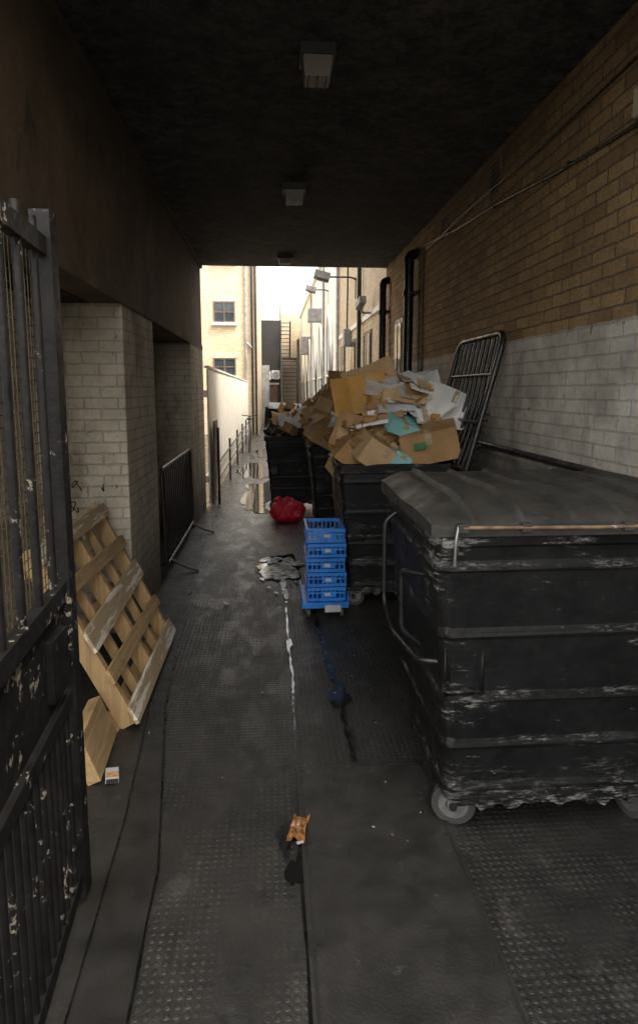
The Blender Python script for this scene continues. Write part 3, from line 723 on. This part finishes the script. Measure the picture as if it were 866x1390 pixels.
RB=empty('brick_warehouse')
b=MB(); b.box((XR,YT1+.003,0),(7,16,6.0),M['brickFarR']); b.obj('walls',RB)
b=MB()
for z in (2.9,4.6): b.box((XR-.03,YT1+.01,z),(XR-.001,16,z+.08),M['white'])
for y in (10.6,12.6,14.4):
    b.box((XR-.02,y,1.6),(XR+.01,y+.8,2.7),M['frame']); b.box((XR-.035,y+.06,1.66),(XR-.021,y+.37,2.64),M['glass']); b.box((XR-.035,y+.43,1.66),(XR-.021,y+.74,2.64),M['glass']); b.box((XR-.08,y-.06,1.5),(XR-.001,y+.86,1.595),M['white'])
b.obj('windows_and_bands',RB)
b=MB(); 
b.cyl((XR-.07,11.7,0),(XR-.07,11.7,5.9),.04,M['pipe'],10); b.cyl((XR-.06,15.6,0),(XR-.06,15.6,5.9),.04,M['grey'],10); b.obj('drainpipes',RB)
WB=empty('white_arched_building')
b=MB(); b.box((XR-.02,16.003,0),(7,36,5.6),M['white']); b.box((XR-.1,16.003,5.6),(7,36,5.75),M['white']); b.obj('walls',WB)
b=MB()
for y in (17.2,20.2,23.2,26.2,29.2,32.2):
    pts=[(y,.9),(y+1.5,.9)]+[(y+.75+.75*math.cos(rad(a)),3.0+.75*math.sin(rad(a))) for a in range(0,181,15)]
    x=XR-.03; xs=x-.03
    b.faces([(x,p[0],p[1]) for p in pts],[tuple(range(len(pts)))],M['glass'])
    b.tube([(xs,p[0],p[1]) for p in pts],.05,M['white'],6,close=True)
    b.tube([(xs,y+.75,.9),(xs,y+.75,3.7)],.03,M['white'],6); b.tube([(xs,y,2.1),(xs,y+1.5,2.1)],.03,M['white'],6)
    b.box((x-.1,y-.1,.75),(x-.001,y+1.6,.85),M['white'])
b.obj('arched_windows',WB)
b=MB()
for y in (19.3,25.3): b.cyl((XR-.1,y,0),(XR-.1,y,5.6),.04,M['grey'],8)
b.box((XR-.45,21.,3.9),(XR-.021,21.5,4.3),M['grey']); b.box((XR-.4,27,3.2),(XR-.021,27.8,3.9),M['grey']); b.obj('plant_units',WB)
def flood(y,z,l=.55):
    b=MB(); b.tube(smooth_path([(XR-.001,y,z-.05),(XR-.1,y,z),(XR-l,y,z)],.05),.018,M['pipe'],8)
    b.tbox(Matrix.Translation((XR-l-.12,y,z+.02))@Euler((0,.25,0)).to_matrix().to_4x4(),(.30,.26,.14),M['grey']); b.tbox(Matrix.Translation((XR-l-.11,y,z-.065))@Euler((0,.25,0)).to_matrix().to_4x4(),(.24,.2,.02),M['lampglass'])
    b.tube([(XR-.02,y,z-.4),(XR-.02,y,z)],.012,M['pipe'],6); b.obj('floodlight',bevel=.01)
flood(12.6,3.85); flood(18.5,4.5,.4)
b=MB(); y=10.6; b.tube(smooth_path([(XR,y,2.95),(XR-.18,y,2.95),(XR-.18,y,3.05)],.04),.02,M['grey'],8); b.tbox(Matrix.Translation((XR-.2,y-.05,3.1))@Euler((-.25,0,.1)).to_matrix().to_4x4(),(.11,.32,.11),M['grey']); b.obj('security_camera',bevel=.01)
b=MB(); b.box((XR-.16,13.3,2.6),(XR-.001,13.6,2.95),M['grey']); b.tube([(XR-.08,13.45,2.95),(XR-.06,13.5,4.6)],.02,M['pipe'],6); b.obj('junction_box',bevel=.01)

EB=empty('rear_building')
b=MB(); b.box((-.9,35,0),(.55,40,5.4),M['black']); b.box((-.49,34.1,0),(-.1,34.99,3.),M['grey']); b.obj('dark_clad_wall',EB)
b=MB(); b.box((.552,36.5,0),(3,42,5.9),M['brickFar']); b.box((-2,40.01,0),(3,46,7.4),M['white']); b.obj('brick_rear_wall',EB)
b=MB(); b.box((-.45,34.93,.05),(.32,34.99,2.0),M['door']); b.box((-.5,34.9,2.0),(.4,34.98,2.1),M['white']); b.box((-.3,34.9,1.2),(-.1,34.925,1.5),M['sign']); b.box((.1,34.9,2.25),(.4,34.98,2.6),M['sign']); b.obj('door_and_signs',EB)
b=MB()
for x0,z0 in ((-.45,2.25),(.02,2.3)):
    b.box((x0,34.6,z0),(x0+.42,34.98,z0+.45),M['sign']); b.cyl((x0+.2,34.57,z0+.22),(x0+.2,34.61,z0+.22),.17,M['grey'],18)
b.obj('air_conditioner',EB)
def block(name,x0,x1,y0,y1,h,m,floors):
    E=empty(name); b=MB(); b.box((x0,y0,0),(x1,y1,h),m); b.obj('walls',E); b=MB()
    for f in range(floors):
        z=1.5+f*(h-1)/floors
        x=x0+.5
        while x+1.1<x1: b.box((x,y0-.02,z),(x+1.1,y0+.01,z+1.5),M['glass']); b.box((x-.1,y0-.1,z-.15),(x+1.2,y0-.001,z-.02),M['white']); x+=1.9
    b.obj('windows',E)
block('office_block',-9,3.4,60,70,10.6,M['white'],4); block('office_block',-3,-.2,75,85,15,M['grey'],5)
b=MB()
n_=16
for k in range(n_):
    z=.2+k*.2; y=31.6+k*.19
    b.box((.55,y,z),(1.35,y+.24,z+.03),M['pipe'])
for x in (.52,1.38):
    b.tube([(x,31.5,.05),(x,31.6+n_*.19,.2+n_*.2)],.05,M['pipe'],6); b.tube([(x,31.5,1.0),(x,31.6+n_*.19,1.15+n_*.2)],.025,M['pipe'],6)
    for k in range(0,n_+1,2): b.cyl((x,31.6+k*.19,.2+k*.2),(x,31.6+k*.19,1.1+k*.2),.015,M['pipe'],6)
b.box((.45,34.7,3.36),(1.5,36.3,3.42),M['pipe']);
for x in (.47,1.48):
    b.tube([(x,34.7,4.45),(x,36.3,4.45)],.025,M['pipe'],6)
    for y in (34.7,35.2,35.7,36.3): b.cyl((x,y,3.4),(x,y,4.45),.02,M['pipe'],6)
for x in (.5,1.45):
    for y in (34.75,36.2): b.cyl((x,y,0),(x,y,3.38),.04,M['pipe'],8)
for k in range(10):
    z=3.5+k*.19; y=36.1-k*.15; b.box((.5,y-.2,z),(1.0,y,z+.03),M['pipe'])
b.tube([(.5,36.1,4.3),(.5,34.6,6.2)],.03,M['pipe'],6); b.tube([(1.02,36.1,3.4),(1.02,34.6,5.3)],.04,M['pipe'],6)
b.obj('metal_staircase')

# ------------------------------------------------------------------ light
W=bpy.data.worlds.new('World'); SC.world=W; W.use_nodes=True; t=W.node_tree; bg=t.nodes['Background']
sky=t.nodes.new('ShaderNodeTexSky'); sky.sky_type='NISHITA'; sky.sun_disc=False
el,az=rad(60),rad(125); sky.sun_elevation=el; sky.sun_rotation=az; sky.air_density=1.; sky.dust_density=4.; sky.ozone_density=1.
hs=t.nodes.new('ShaderNodeHueSaturation'); hs.inputs['Saturation'].default_value=.2; t.links.new(sky.outputs[0],hs.inputs['Color'])
mx=t.nodes.new('ShaderNodeMix'); mx.data_type='RGBA'; mx.blend_type='MULTIPLY'; mx.inputs[0].default_value=1; t.links.new(hs.outputs[0],mx.inputs[6]); mx.inputs[7].default_value=(1,.96,.89,1)
t.links.new(mx.outputs[2],bg.inputs['Color']); bg.inputs['Strength'].default_value=.88
S=bpy.data.lights.new('sun','SUN'); S.energy=5; S.angle=rad(12); S.color=(1,.95,.87)
so=bpy.data.objects.new('sun',S); SC.collection.objects.link(so)
d=Vector((math.cos(el)*math.sin(az),math.cos(el)*math.cos(az),math.sin(el))); so.rotation_euler=d.to_track_quat('Z','Y').to_euler()

# ------------------------------------------------------------------ camera
cam=bpy.data.cameras.new('camera'); co=bpy.data.objects.new('camera',cam); SC.collection.objects.link(co)
cam.sensor_fit='VERTICAL'; cam.sensor_height=36; cam.lens=36*867/1390; cam.shift_y=-45/1390
ps,th=rad(4.2),rad(7.9)
co.location=(0,0,1.7)
Fv=Vector((math.sin(ps)*math.cos(th),math.cos(ps)*math.cos(th),-math.sin(th)))
co.rotation_euler=Fv.to_track_quat('-Z','Y').to_euler()
cam.clip_end=1500; cam.clip_start=.05
SC.camera=co
SC.view_settings.view_transform='Standard'; SC.view_settings.look='None'; SC.view_settings.exposure=0; SC.view_settings.gamma=1
